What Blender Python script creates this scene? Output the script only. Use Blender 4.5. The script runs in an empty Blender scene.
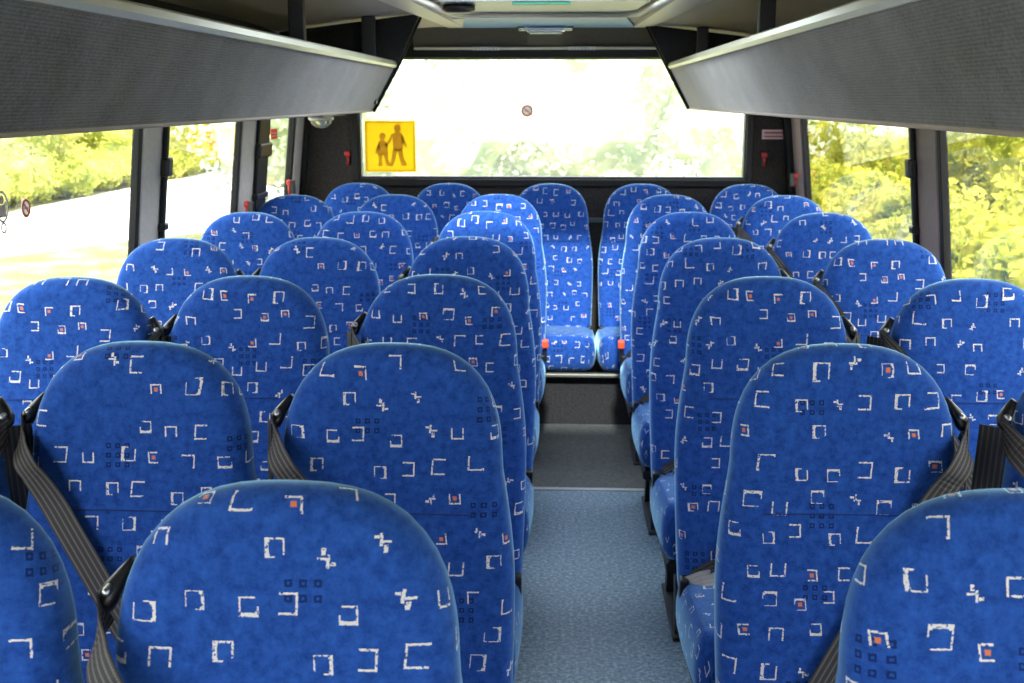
import bpy, bmesh, math, random
from mathutils import Vector, Matrix
random.seed(7)
C = bpy.context.scene.collection
PI = math.pi

# ------------------------------------------------------------------ helpers
def link(o, parent=None):
    C.objects.link(o)
    if parent: o.parent = parent
    return o

def obj(name, bm, mat, parent=None, smooth=False):
    me = bpy.data.meshes.new(name)
    bmesh.ops.recalc_face_normals(bm, faces=bm.faces)
    bm.to_mesh(me); bm.free()
    for m in (mat if isinstance(mat, (list, tuple)) else [mat]): me.materials.append(m)
    if smooth:
        for p in me.polygons: p.use_smooth = True
    return link(bpy.data.objects.new(name, me), parent)

def tag(o, label, cat, group=None, kind=None):
    o['label'] = label; o['category'] = cat
    if group: o['group'] = group
    if kind: o['kind'] = kind
    return o

def struct(o, label=None, cat=None):
    o['kind'] = 'structure'
    if label: o['label'] = label
    if cat: o['category'] = cat
    return o

def empty(name, loc, label, cat, group=None):
    o = bpy.data.objects.new(name, None); o.empty_display_size = .05
    link(o); o.location = loc
    return tag(o, label, cat, group)

def copy_tree(o, parent=None):
    c = o.copy(); C.objects.link(c); c.parent = parent
    for ch in list(o.children): copy_tree(ch, c)
    return c

def bx(bm, x0, x1, y0, y1, z0, z1, bev=0.0, f=None, seg=2):
    b = bmesh.new()
    bmesh.ops.create_cube(b, size=1)
    for v in b.verts:
        v.co = Vector(((x0+x1)/2+v.co.x*(x1-x0), (y0+y1)/2+v.co.y*(y1-y0), (z0+z1)/2+v.co.z*(z1-z0)))
    if bev > 0: bmesh.ops.bevel(b, geom=list(b.edges), offset=bev, segments=seg, affect='EDGES', profile=.5)
    if f:
        for v in b.verts: v.co = Vector(f(*v.co))
    me = bpy.data.meshes.new('t'); b.to_mesh(me); b.free(); bm.from_mesh(me); bpy.data.meshes.remove(me)
    return bm

def box(*a, **k): return bx(bmesh.new(), *a, **k)

def prism(bm, pts, axis, a, b):
    """extrude 2-D polygon pts along axis between a and b"""
    def P(p, t):
        if axis == 'y': return (p[0], t, p[1])
        if axis == 'x': return (t, p[0], p[1])
        return (p[0], p[1], t)
    A = [bm.verts.new(P(p, a)) for p in pts]; B = [bm.verts.new(P(p, b)) for p in pts]
    n = len(pts)
    bm.faces.new(A); bm.faces.new(B[::-1])
    for i in range(n): bm.faces.new((A[i], A[(i+1) % n], B[(i+1) % n], B[i]))
    return bm

def tube(bm, pts, r, n=10):
    """round tube through points, closed ends"""
    pts = [Vector(p) for p in pts]; rings = []
    for i, p in enumerate(pts):
        d = (pts[min(i+1, len(pts)-1)]-pts[max(i-1, 0)]).normalized()
        a = d.orthogonal().normalized() if i == 0 else (a-d*a.dot(d)).normalized()
        b = d.cross(a)
        rings.append([bm.verts.new(p+(a*math.cos(2*PI*k/n)+b*math.sin(2*PI*k/n))*r) for k in range(n)])
    for i in range(len(rings)-1):
        for k in range(n): bm.faces.new((rings[i][k], rings[i][(k+1) % n], rings[i+1][(k+1) % n], rings[i+1][k]))
    bm.faces.new(rings[0][::-1]); bm.faces.new(rings[-1])
    return bm

def lathe(bm, prof, c, n=20, ax='z'):
    rings = []
    for r, h in prof:
        rr = []
        for k in range(n):
            a = 2*PI*k/n; u, v = r*math.cos(a), r*math.sin(a)
            p = (u, v, h) if ax == 'z' else (u, h, v) if ax == 'y' else (h, u, v)
            rr.append(bm.verts.new(Vector(c)+Vector(p)))
        rings.append(rr)
    for i in range(len(rings)-1):
        for k in range(n): bm.faces.new((rings[i][k], rings[i][(k+1) % n], rings[i+1][(k+1) % n], rings[i+1][k]))
    bm.faces.new(rings[0]); bm.faces.new(rings[-1][::-1])
    return bm

def ribbon(bm, pts, side, w, t):
    """flat webbing through pts; side = width direction, thickness t"""
    pts = [Vector(p) for p in pts]; rings = []
    uvl = bm.loops.layers.uv.get('UVMap') or bm.loops.layers.uv.new('UVMap'); L = [0]
    for i in range(1, len(pts)): L.append(L[-1]+(pts[i]-pts[i-1]).length)
    for i, p in enumerate(pts):
        d = (pts[min(i+1, len(pts)-1)]-pts[max(i-1, 0)]).normalized()
        s = Vector(side[i] if isinstance(side, list) else side); s = (s-d*s.dot(d)).normalized()
        n = d.cross(s).normalized()
        rings.append([bm.verts.new(p+s*a*w/2+n*b*t/2) for a, b in ((-1, -1), (1, -1), (1, 1), (-1, 1))])
    us = [0, w, w, 0]
    for i in range(len(rings)-1):
        for k in range(4):
            k2 = (k+1) % 4
            f = bm.faces.new((rings[i][k], rings[i][k2], rings[i+1][k2], rings[i+1][k]))
            for l, uv in zip(f.loops, ((us[k], L[i]), (us[k2], L[i]), (us[k2], L[i+1]), (us[k], L[i+1]))): l[uvl].uv = uv
    bm.faces.new(rings[0][::-1]); bm.faces.new(rings[-1])
    return bm

# ------------------------------------------------------------------ node expressions
class X:
    """arithmetic on shader sockets"""
    def __init__(s, nt, v): s.nt, s.v = nt, v
    def _m(s, op, *o):
        n = s.nt.nodes.new('ShaderNodeMath'); n.operation = op
        for i, a in enumerate((s,)+o):
            a = a.v if isinstance(a, X) else a
            if isinstance(a, (int, float)): n.inputs[i].default_value = a
            else: s.nt.links.new(a, n.inputs[i])
        return X(s.nt, n.outputs[0])
    def __add__(s, o): return s._m('ADD', o)
    def __sub__(s, o): return s._m('SUBTRACT', o)
    def __mul__(s, o): return s._m('MULTIPLY', o)
    __rmul__ = __mul__; __radd__ = __add__
    def __rsub__(s, o): return (s*-1)+o
    def __lt__(s, o): return s._m('LESS_THAN', o)
    def __gt__(s, o): return s._m('GREATER_THAN', o)
    def abs(s): return s._m('ABSOLUTE')
    def max(s, o): return s._m('MAXIMUM', o)
    def min(s, o): return s._m('MINIMUM', o)
    def floor(s): return s._m('FLOOR')
    def fract(s): return s._m('FRACT')
    def pw(s, o): return s._m('POWER', o)

def new_mat(name):
    m = bpy.data.materials.new(name); m.use_nodes = True
    nt = m.node_tree; b = nt.nodes['Principled BSDF']
    return m, nt, b

def mat(name, col, rough=.6, metal=0, spec=.5, nscale=0, namt=.15, bump=0, sheen=0, coat=0):
    m, nt, b = new_mat(name)
    b.inputs['Base Color'].default_value = (*col, 1); b.inputs['Roughness'].default_value = rough
    b.inputs['Metallic'].default_value = metal; b.inputs['Specular IOR Level'].default_value = spec
    if sheen: b.inputs['Sheen Weight'].default_value = sheen
    if coat: b.inputs['Coat Weight'].default_value = coat
    if nscale:
        tc = nt.nodes.new('ShaderNodeTexCoord'); n = nt.nodes.new('ShaderNodeTexNoise')
        n.inputs['Scale'].default_value = nscale; n.inputs['Detail'].default_value = 4
        nt.links.new(tc.outputs['Object'], n.inputs['Vector'])
        r = nt.nodes.new('ShaderNodeValToRGB')
        r.color_ramp.elements[0].position = .3; r.color_ramp.elements[1].position = .7
        r.color_ramp.elements[0].color = (*[c*(1-namt) for c in col], 1)
        r.color_ramp.elements[1].color = (*[min(1, c*(1+namt)) for c in col], 1)
        nt.links.new(n.outputs['Fac'], r.inputs[0]); nt.links.new(r.outputs[0], b.inputs['Base Color'])
        if bump:
            bp = nt.nodes.new('ShaderNodeBump'); bp.inputs['Strength'].default_value = bump; bp.inputs['Distance'].default_value = .003
            nt.links.new(n.outputs['Fac'], bp.inputs['Height']); nt.links.new(bp.outputs[0], b.inputs['Normal'])
    return m

def mixc(nt, fac, a, b):
    n = nt.nodes.new('ShaderNodeMix'); n.data_type = 'RGBA'
    for i, v in ((0, fac), (6, a), (7, b)):
        v = v.v if isinstance(v, X) else v
        if isinstance(v, (int, float)): n.inputs[i].default_value = v
        elif isinstance(v, tuple): n.inputs[i].default_value = (*v, 1)
        else: nt.links.new(v, n.inputs[i])
    return n.outputs[2]

def velour():
    m, nt, b = new_mat('blue_moquette')
    N, Lk = nt.nodes, nt.links
    uvn = N.new('ShaderNodeUVMap'); uvn.uv_map = 'UVMap'
    oi = N.new('ShaderNodeObjectInfo')
    nz = N.new('ShaderNodeTexNoise'); nz.inputs['Scale'].default_value = 330; nz.inputs['Detail'].default_value = 2
    Lk.new(uvn.outputs[0], nz.inputs['Vector'])
    sep = N.new('ShaderNodeSeparateXYZ'); Lk.new(uvn.outputs[0], sep.inputs[0])
    sn = N.new('ShaderNodeSeparateColor'); Lk.new(nz.outputs['Color'], sn.inputs[0])
    R = X(nt, oi.outputs['Random'])
    jx, jy = X(nt, sn.outputs[0])-.5, X(nt, sn.outputs[1])-.5
    u = X(nt, sep.outputs[0])+R*7.31+10+jx*.0022
    v = X(nt, sep.outputs[1])+R*3.17+10+jy*.0022
    def white(cx, cy, off):
        cb = N.new('ShaderNodeCombineXYZ'); Lk.new((cx+off).v, cb.inputs[0]); Lk.new((cy+off*.37).v, cb.inputs[1])
        w = N.new('ShaderNodeTexWhiteNoise'); w.noise_dimensions = '2D'; Lk.new(cb.outputs[0], w.inputs['Vector'])
        s = N.new('ShaderNodeSeparateColor'); Lk.new(w.outputs['Color'], s.inputs[0])
        return [X(nt, s.outputs[i]) for i in range(3)]+[X(nt, w.outputs['Value'])]
    S = .0525; a = .0118
    cu, cv = u*(1/S), v*(1/S)
    # every second row shifted half a cell
    fv = cv.floor(); sh = (fv*.5).fract(); cu = cu+sh
    fu = cu.floor()
    r1, r2, r3, r4 = white(fu, fv, 3.0)
    s1, s2, s3, s4 = white(fu, fv, 91.0)
    x0 = (cu.fract()-.5)*S-(r1-.5)*.021
    y0 = (cv.fract()-.5)*S-(r2-.5)*.021
    x0 = x0+y0*((s1-.5)*.22)
    sw = r3 > .5
    x = x0*(1-sw)+y0*sw; y = y0*(1-sw)+x0*sw
    x = x*((s2 > .5)*2-1); y = y*((s3 > .5)*2-1)
    zf = s1*.45+.88; x = x*zf; y = y*zf
    ax, ay = x.abs(), y.abs()
    mm = ax.max(ay)
    left = x < -.006
    tk = .0012+left*.0026+(s2*.0012)             # one side heavy, the rest thin
    t2 = .0022+s1*.0010
    ring_t = (mm < a)*(mm > (tk*-1+a))
    ring = (mm < a)*(mm > (t2*-1+a))
    br = ring*(x < a-.0035)                      # open bracket
    el = ring*((x < -a+.0034).max(y < -a+.0034))*(mm < a)
    hb = ring_t*((y < a-.004).max(x < 0.0))
    cr1 = ((x+.001).abs() < .0016)*(y > -.010)*(y < .003)
    cr2 = ((y+.001).abs() < .0013)*(x > -.003)*(x < .010)
    cr3 = ((x-.004).abs() < .0022)*((y-.006).abs() < .0036)
    cr4 = ((x+.006).abs() < .0028)*((y+.006).abs() < .0016)
    cr = cr1.max(cr2).max(cr3).max(cr4)
    def between(lo, hi): return (r4 > lo)*(r4 < hi)
    wht = (br*between(.10, .42)).max(el*between(.42, .58)).max(hb*between(.58, .86)).max(cr*between(.86, 1.1))
    wn = N.new('ShaderNodeTexNoise'); wn.inputs['Scale'].default_value = 260; wn.inputs['Detail'].default_value = 3
    Lk.new(uvn.outputs[0], wn.inputs['Vector'])
    wear = X(nt, wn.outputs['Fac']) > .41
    wht = wht*wear
    org = (mm < .0040)*(s4 > .80)*between(.10, .86)
    # dark grids of small squares
    S2 = .152
    gu, gv = u*(1/S2)+.3, v*(1/S2)+.6
    q1, q2, q3, q4 = white(gu.floor(), gv.floor(), 41.0)
    gx = (gu.fract()-.5)*S2-(q1-.5)*.08; gy = (gv.fract()-.5)*S2-(q2-.5)*.08
    inside = (gx.abs() < .0228)*(gy > -.0228)*(gy < ((q3 > .4)*.0152+.0076))*(q4 > .3)
    px = (gx*(1/.0152)+.5+20).fract()-.5; py = (gy*(1/.0152)+.5+20).fract()-.5
    pm = px.abs().max(py.abs())*.0152
    dk = inside*(pm < .0040)*(pm > .0016)
    # mottled pile
    mo = N.new('ShaderNodeTexNoise'); mo.inputs['Scale'].default_value = 60; mo.inputs['Detail'].default_value = 7
    mo.inputs['Roughness'].default_value = .75
    Lk.new(uvn.outputs[0], mo.inputs['Vector'])
    rp = N.new('ShaderNodeValToRGB'); rp.color_ramp.elements[0].position = .32; rp.color_ramp.elements[1].position = .70
    rp.color_ramp.elements[0].color = (.010, .042, .22, 1); rp.color_ramp.elements[1].color = (.030, .120, .48, 1)
    Lk.new(mo.outputs['Fac'], rp.inputs[0])
    c = mixc(nt, dk*.85, rp.outputs[0], (.008, .018, .09))
    c = mixc(nt, wht*.92, c, (.84, .80, .74))
    c = mixc(nt, org*.9, c, (.80, .22, .07))
    Lk.new(c, b.inputs['Base Color'])
    b.inputs['Roughness'].default_value = .9; b.inputs['Specular IOR Level'].default_value = .1
    b.inputs['Sheen Weight'].default_value = 1.0; b.inputs['Sheen Roughness'].default_value = .36
    b.inputs['Sheen Tint'].default_value = (.42, .76, 1.0, 1)
    bp = N.new('ShaderNodeBump'); bp.inputs['Strength'].default_value = .25; bp.inputs['Distance'].default_value = .001
    Lk.new(wn.outputs['Fac'], bp.inputs['Height']); Lk.new(bp.outputs[0], b.inputs['Normal'])
    return m

def webbing_mat(name, c1, c2):
    m, nt, b = new_mat(name)
    uv = nt.nodes.new('ShaderNodeUVMap'); uv.uv_map = 'UVMap'
    sep = nt.nodes.new('ShaderNodeSeparateXYZ'); nt.links.new(uv.outputs[0], sep.inputs[0])
    s = (X(nt, sep.outputs[0])*(1/.0088)).fract()-.5
    fine = (X(nt, sep.outputs[1])*(1/.003)).fract()-.5
    c = mixc(nt, (s.abs() < .17)*(.5+(fine > 0)*.5), c1, c2)
    nt.links.new(c, b.inputs['Base Color']); b.inputs['Roughness'].default_value = .7
    return m

def glass_mat(name, tint, haze):
    m, nt, b = new_mat(name); nt.nodes.remove(b)
    N, Lk = nt.nodes, nt.links; out = N['Material Output']
    g = N.new('ShaderNodeNewGeometry')
    d = N.new('ShaderNodeVectorMath'); d.operation = 'DOT_PRODUCT'
    Lk.new(g.outputs['Normal'], d.inputs[0]); Lk.new(g.outputs['Incoming'], d.inputs[1])
    c = X(nt, d.outputs['Value']).abs()
    F = (1-c).pw(5)*.95+.045
    tr = N.new('ShaderNodeBsdfTransparent'); tr.inputs[0].default_value = (*tint, 1)
    gl = N.new('ShaderNodeBsdfGlossy'); gl.inputs['Roughness'].default_value = 0.0
    mx = N.new('ShaderNodeMixShader'); Lk.new(F.v, mx.inputs[0]); Lk.new(tr.outputs[0], mx.inputs[1]); Lk.new(gl.outputs[0], mx.inputs[2])
    last = mx
    if haze:
        tl = N.new('ShaderNodeBsdfTranslucent'); tl.inputs[0].default_value = (.95, .95, .93, 1)
        m2 = N.new('ShaderNodeMixShader'); m2.inputs[0].default_value = haze
        Lk.new(mx.outputs[0], m2.inputs[1]); Lk.new(tl.outputs[0], m2.inputs[2]); last = m2
    Lk.new(last.outputs[0], out.inputs[0])
    return m

def rack_fabric():
    m, nt, b = new_mat('grey_ribbed_carpet')
    N, Lk = nt.nodes, nt.links
    tc = N.new('ShaderNodeTexCoord'); sep = N.new('ShaderNodeSeparateXYZ'); Lk.new(tc.outputs['Object'], sep.inputs[0])
    rib = (X(nt, sep.outputs[2])*(1/.0052)).fract()-.5
    nz = N.new('ShaderNodeTexNoise'); nz.inputs['Scale'].default_value = 120; nz.inputs['Detail'].default_value = 6; nz.inputs['Roughness'].default_value = .8
    Lk.new(tc.outputs['Object'], nz.inputs['Vector'])
    n2 = N.new('ShaderNodeTexNoise'); n2.inputs['Scale'].default_value = 7; n2.inputs['Detail'].default_value = 5
    Lk.new(tc.outputs['Object'], n2.inputs['Vector'])
    h = X(nt, nz.outputs['Fac'])*.9+rib.abs()*.35
    k = h*.8+X(nt, n2.outputs['Fac'])*.45
    rp = N.new('ShaderNodeValToRGB'); rp.color_ramp.elements[0].position = .5; rp.color_ramp.elements[1].position = .98
    rp.color_ramp.elements[0].color = (.036, .035, .045, 1); rp.color_ramp.elements[1].color = (.31, .30, .345, 1)
    Lk.new(k.v, rp.inputs[0]); Lk.new(rp.outputs[0], b.inputs['Base Color'])
    b.inputs['Roughness'].default_value = .85; b.inputs['Specular IOR Level'].default_value = .25
    b.inputs['Sheen Weight'].default_value = .8; b.inputs['Sheen Roughness'].default_value = .35; b.inputs['Sheen Tint'].default_value = (1, .93, .80, 1)
    bp = N.new('ShaderNodeBump'); bp.inputs['Strength'].default_value = .5; bp.inputs['Distance'].default_value = .002
    Lk.new(h.v, bp.inputs['Height']); Lk.new(bp.outputs[0], b.inputs['Normal'])
    return m

def ramp_mat(name, stops, scale, rough=.9, detail=6, trans=0):
    m, nt, b = new_mat(name)
    N, Lk = nt.nodes, nt.links
    tc = N.new('ShaderNodeTexCoord'); nz = N.new('ShaderNodeTexNoise')
    nz.inputs['Scale'].default_value = scale; nz.inputs['Detail'].default_value = detail; nz.inputs['Roughness'].default_value = .65
    Lk.new(tc.outputs['Object'], nz.inputs['Vector'])
    rp = N.new('ShaderNodeValToRGB'); el = rp.color_ramp.elements
    el[0].position, el[1].position = stops[0][0], stops[-1][0]
    el[0].color, el[1].color = (*stops[0][1], 1), (*stops[-1][1], 1)
    for p, c in stops[1:-1]: e = el.new(p); e.color = (*c, 1)
    Lk.new(nz.outputs['Fac'], rp.inputs[0]); Lk.new(rp.outputs[0], b.inputs['Base Color'])
    b.inputs['Roughness'].default_value = rough; b.inputs['Specular IOR Level'].default_value = .2
    if trans:
        tl = N.new('ShaderNodeBsdfTranslucent'); Lk.new(rp.outputs[0], tl.inputs[0])
        mx = N.new('ShaderNodeMixShader'); mx.inputs[0].default_value = trans
        Lk.new(b.outputs[0], mx.inputs[1]); Lk.new(tl.outputs[0], mx.inputs[2]); Lk.new(mx.outputs[0], N['Material Output'].inputs[0])
    return m

M = {}
M['blue'] = velour()
M['plastic'] = mat('black_plastic', (.012, .012, .013), .35)
M['rubber'] = mat('black_rubber', (.010, .010, .010), .5, spec=.25)
M['belt_dark'] = webbing_mat('charcoal_webbing', (.020, .020, .022), (.070, .070, .075))
M['belt_grey'] = webbing_mat('grey_webbing', (.035, .031, .030), (.15, .135, .13))
M['belt_beige'] = webbing_mat('beige_webbing', (.42, .40, .37), (.5, .48, .45))
M['red'] = mat('red_plastic', (.5, .02, .015), .4)
M['steel'] = mat('steel', (.55, .55, .53), .3, 1)
M['dark_steel'] = mat('dark_painted_steel', (.03, .03, .035), .5)
M['seam'] = mat('navy_piping', (.008, .03, .16), .9)
M['rackfab'] = rack_fabric()
M['rail'] = mat('cream_metal_rail', (.72, .70, .52), .35, .35, nscale=3, namt=.1)
M['pinktrim'] = mat('pinkish_beige_trim', (.50, .40, .36), .6)
M['charcoal'] = mat('charcoal_carpet', (.020, .019, .021), .95, nscale=90, namt=.4, bump=.4, sheen=.15)
M['rearfab'] = mat('brown_grey_carpet', (.036, .030, .026), .95, nscale=110, namt=.45, bump=.4, sheen=.2)
M['pillar'] = mat('pillar_vinyl', (.80, .73, .70), .6, nscale=50, namt=.06)
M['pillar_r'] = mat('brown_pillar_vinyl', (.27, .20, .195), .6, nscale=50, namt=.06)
M['ceil'] = mat('beige_ceiling_lining', (.50, .45, .38), .8, nscale=60, namt=.06)
M['cream'] = mat('cream_plastic', (.72, .68, .58), .4)
M['blueplast'] = mat('pale_blue_plastic', (.20, .40, .70), .35, nscale=4, namt=.05)
M['green'] = mat('green_label', (.05, .45, .28), .5)
M['white'] = mat('white_plastic', (.8, .8, .78), .4)
M['chrome'] = mat('chrome', (.85, .85, .84), .12, 1)
M['clear'] = glass_mat('clear_plastic', (.9, .9, .9), .12)
M['floor'] = ramp_mat('grey_speckled_vinyl', [(.36, (.095, .15, .20)), (.5, (.17, .25, .32)), (.64, (.34, .44, .53))], 90, .42, 8)
M['floorstrip'] = mat('joint_strip', (.36, .39, .41), .4)
M['glass'] = glass_mat('side_glass', (.985, .99, .985), 0)
M['rearglass'] = glass_mat('washed_out_rear_glass', (.98, .99, .98), .07)  # white translucent share mixed in to wash the view out like overexposed glare
M['yellow'] = mat('yellow_film', (.90, .66, .02), .5)
M['yellowdk'] = mat('ochre_print', (.60, .40, .02), .5)
M['orange'] = mat('orange_red_plastic', (.90, .10, .03), .4)
M['stickerpink'] = mat('pale_pink_sticker', (.75, .50, .47), .5)

def film(name, col, k):
    """coloured film on glass that lets daylight through"""
    m, nt, b = new_mat(name)
    b.inputs['Base Color'].default_value = (*col, 1); b.inputs['Roughness'].default_value = .5
    tl = nt.nodes.new('ShaderNodeBsdfTranslucent'); tl.inputs[0].default_value = (*col, 1)
    mx = nt.nodes.new('ShaderNodeMixShader'); mx.inputs[0].default_value = k
    nt.links.new(b.outputs[0], mx.inputs[1]); nt.links.new(tl.outputs[0], mx.inputs[2])
    nt.links.new(mx.outputs[0], nt.nodes['Material Output'].inputs[0])
    return m
M['diffuser'] = film('milky_hatch_panel', (.90, .95, .97), .9)
def hatch_glass():
    m, nt, b = new_mat('tinted_hatch_glass')
    b.inputs['Base Color'].default_value = (.5, .55, .58, 1); b.inputs['Roughness'].default_value = .1
    tl = nt.nodes.new('ShaderNodeBsdfTranslucent'); tl.inputs[0].default_value = (.92, .96, 1, 1)
    tr = nt.nodes.new('ShaderNodeBsdfTransparent'); tr.inputs[0].default_value = (.9, .95, 1, 1)
    m1 = nt.nodes.new('ShaderNodeMixShader'); m1.inputs[0].default_value = .85
    m2 = nt.nodes.new('ShaderNodeMixShader'); m2.inputs[0].default_value = .12
    nt.links.new(tl.outputs[0], m1.inputs[1]); nt.links.new(tr.outputs[0], m1.inputs[2])
    nt.links.new(m1.outputs[0], m2.inputs[1]); nt.links.new(b.outputs[0], m2.inputs[2])
    nt.links.new(m2.outputs[0], nt.nodes['Material Output'].inputs[0])
    return m
M['hatch'] = hatch_glass()
M['yfilm'] = film('yellow_sign_film', (.95, .78, .01), .5)
M['yfilmdk'] = film('ochre_sign_film', (.84, .58, .01), .5)
M['redfilm'] = film('red_sticker_film', (.70, .10, .06), .35)
M['greyfilm'] = film('grey_sticker_film', (.45, .42, .42), .35)
M['whitefilm'] = film('white_sticker_film', (.85, .80, .78), .4)

# ------------------------------------------------------------------ bus geometry (metres; y runs to the rear)
def wl(z): return -1.315+.11*(z-.7)        # left inner wall line, leaning in towards the roof
def wr(z): return 1.150-.11*(z-.7)
def side(s, z): return wl(z) if s < 0 else wr(z)
YF, YR = -1.6, 5.62                          # front cut-off of the body, rear wall
SILL, WTOP = .70, 1.44

def sheared(s, d0, d1, y0, y1, z0, z1, bev=0):
    """box hugging a side wall: d0..d1 = distance inwards from the wall"""
    return box(d0, d1, y0, y1, z0, z1, bev=bev, f=lambda x, y, z: (side(s, z)-s*x, y, z))

# floor, ceiling
fl = struct(obj('floor', box(-1.30, 1.17, YF, YR, -.06, 0), M['floor']), 'speckled blue-grey vinyl floor of the aisle', 'floor')
tag(obj('floor_strip', box(-.10, .42, 4.085, 4.115, 0, .003, bev=.001), M['floorstrip']), 'pale flat joint strip across the aisle floor', 'floor strip')
struct(obj('rear_floor_shade', box(-1.28, 1.12, 4.115, 4.97, 0, .004, bev=.001), mat('floor_shade_tone', (.085, .090, .088), .7, nscale=70, namt=.35)), 'floor in front of the rear bench, darkened to show shade', 'floor')  # thin sheet over the vinyl; shade before the bench put into its colour
def ceil_z(x, y):
    xc = (x+.09)/1.2
    z = 1.80-.10*abs(xc)**2.5
    if y > 4.3: z -= .045*((y-4.3)/1.3)**2
    return z
bm = bmesh.new()
nx, ny = 24, 24
g0 = [[None]*(ny+1) for _ in range(nx+1)]; g1 = [[None]*(ny+1) for _ in range(nx+1)]
for i in range(nx+1):
    for j in range(ny+1):
        x = -1.24+2.34*i/nx; y = -1.6+7.25*j/ny; z = ceil_z(x, y)
        g0[i][j] = bm.verts.new((x, y, z)); g1[i][j] = bm.verts.new((x, y, z+.05))
for i in range(nx):
    for j in range(ny):
        xx = -1.24+2.34*(i+.5)/nx; yy = -1.6+7.25*(j+.5)/ny
        if abs(xx+.08) < .38 and 3.3 < yy < 4.45: continue
        bm.faces.new((g0[i][j], g0[i+1][j], g0[i+1][j+1], g0[i][j+1])); bm.faces.new((g1[i][j], g1[i][j+1], g1[i+1][j+1], g1[i+1][j]))
for i in range(nx):
    for j in (0, ny): bm.faces.new((g0[i][j], g0[i+1][j], g1[i+1][j], g1[i][j]))
for j in range(ny):
    for i in (0, nx): bm.faces.new((g0[i][j], g0[i][j+1], g1[i][j+1], g1[i][j]))
struct(obj('ceiling', bm, M['ceil'], smooth=False), 'beige lined ceiling of the bus', 'ceiling')

# side walls: below the sill and above the windows
for s, nm in ((-1, 'wall_left'), (1, 'wall_right')):
    bm = bmesh.new()
    for (y0, y1, z0, z1) in ((YF, YR, -.05, SILL), (YF, YR, WTOP, 1.84)):
        bx(bm, -.07, 0, y0, y1, z0, z1, f=lambda x, y, z: (side(s, z)-s*x, y, z))
    struct(obj(nm, bm, M['charcoal']), None, None)

# windows: left (y0,y1), right
LW = [(YF, -.35), (-.15, 1.35), (1.50, 3.42), (3.60, 4.51), (4.89, 5.43)]
RW = [(YF, -.35), (-.15, 1.35), (1.50, 3.41), (3.61, 5.33)]
n = 1
for s, L in ((-1, LW), (1, RW)):
    for (y0, y1) in L:
        bm = bmesh.new()   # black rubber surround
        for (a, b, c, d) in ((y0, y1, SILL-.01, SILL+.03), (y0, y1, WTOP-.03, WTOP+.01), (y0, y0+.018, SILL, WTOP), (y1-.026, y1, SILL, WTOP)):
            bx(bm, -.02, .004, a, b, c, d, bev=.003, f=lambda x, y, z: (side(s, z)-s*x, y, z))
        w = struct(obj('window_%d' % n, bm, M['rubber']))
        obj('pane', sheared(s, -.012, -.006, y0+.018, y1-.018, SILL+.02, WTOP-.02), M['glass'], w)
        n += 1
# pillars between windows (vinyl covered), with a black strap and clip on some
k = 1
def pillar(s, y0, y1, m):
    global k
    o = struct(obj('trim_%d' % k, sheared(s, -.02, .008, y0, y1, SILL-.02, WTOP+.02, bev=.003), m)); k += 1
    return o
pillar(-1, -.35, -.15, M['pillar']); pillar(-1, 1.35, 1.50, M['pillar']); pillar(-1, 3.42, 3.60, M['pillar'])
pillar(-1, 4.51, 4.89, M['pillar']); pillar(-1, 5.43, 5.585, M['pillar'])
pillar(1, -.35, -.15, M['pillar_r']); pillar(1, 1.35, 1.50, M['pillar_r']); pillar(1, 3.41, 3.61, M['pillar_r'])
pillar(1, 5.33, 5.53, M['pillar_r'])
for s in (-1, 1):   # black corner posts
    struct(obj('trim_%d' % k, sheared(s, -.07, .035, 5.585 if s < 0 else 5.53, YR, .0, 1.75, bev=.01), M['rubber'])); k += 1

# black blind cords/straps with a clip running down beside the pillars
def strap(s, y0, y1, label):
    r = empty('window_strap', (side(s, 1.0), (y0+y1)/2, .76), label, 'strap', 'black straps on the window pillars')
    o = sheared(s, .008, .024, y0, y1, .76, 1.365, bev=.006)
    a = obj('strap', o, M['rubber'])
    ym = (y0+y1)/2
    bm = sheared(s, .008, .036, y0-.008, y1+.010, 1.19, 1.25, bev=.008)
    b = obj('clip', bm, M['plastic'])
    bm = sheared(s, .008, .032, y0-.006, y1+.006, 1.02, 1.045, bev=.006)
    c = obj('clip', bm, M['plastic'])
    for q in (a, b, c):
        q.parent = r; q.data.transform(Matrix.Translation(-Vector(r.location)))
strap(-1, 3.575, 3.605, 'black strap with clip between the widest left window and the next one')
strap(-1, 4.70, 4.875, 'broad black strap beside the narrow rearmost left window')
strap(1, 3.59, 3.62, 'black strap with clip on the right-hand window pillar')

# rear wall with window opening
GX0, GX1, GZ0, GZ1 = -.972, .872, 1.060, 1.612
bm = bmesh.new()
bx(bm, -1.28, 1.16, YR, YR+.08, -.05, GZ0-.045)
bx(bm, -1.28, 1.16, YR, YR+.08, GZ1+.035, 1.84)
bx(bm, -1.28, GX0-.03, YR, YR+.08, GZ0-.045, GZ1+.035)
bx(bm, GX1+.03, 1.16, YR, YR+.08, GZ0-.045, GZ1+.035)
struct(obj('wall_rear', bm, M['rearfab']))
bm = bmesh.new()
for a in ((GX0-.045, GX1+.045, GZ0-.05, GZ0-.012), (GX0-.045, GX1+.045, GZ1+.006, GZ1+.05), (GX0-.045, GX0-.008, GZ0-.05, GZ1+.05), (GX1+.008, GX1+.045, GZ0-.05, GZ1+.05)):
    bx(bm, a[0], a[1], YR-.028, YR+.05, a[2], a[3], bev=.008)
w = struct(obj('window_%d' % n, bm, M['rubber']))
bm = bmesh.new()
for a in ((GX0-.012, GX1+.012, GZ0-.014, GZ0), (GX0-.012, GX1+.012, GZ1, GZ1+.012), (GX0-.012, GX0, GZ0-.01, GZ1+.01), (GX1, GX1+.012, GZ0-.01, GZ1+.01)):
    bx(bm, a[0], a[1], YR-.012, YR+.05, a[2], a[3], bev=.003)
obj('inner_gasket', bm, M['dark_steel'], w)
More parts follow.
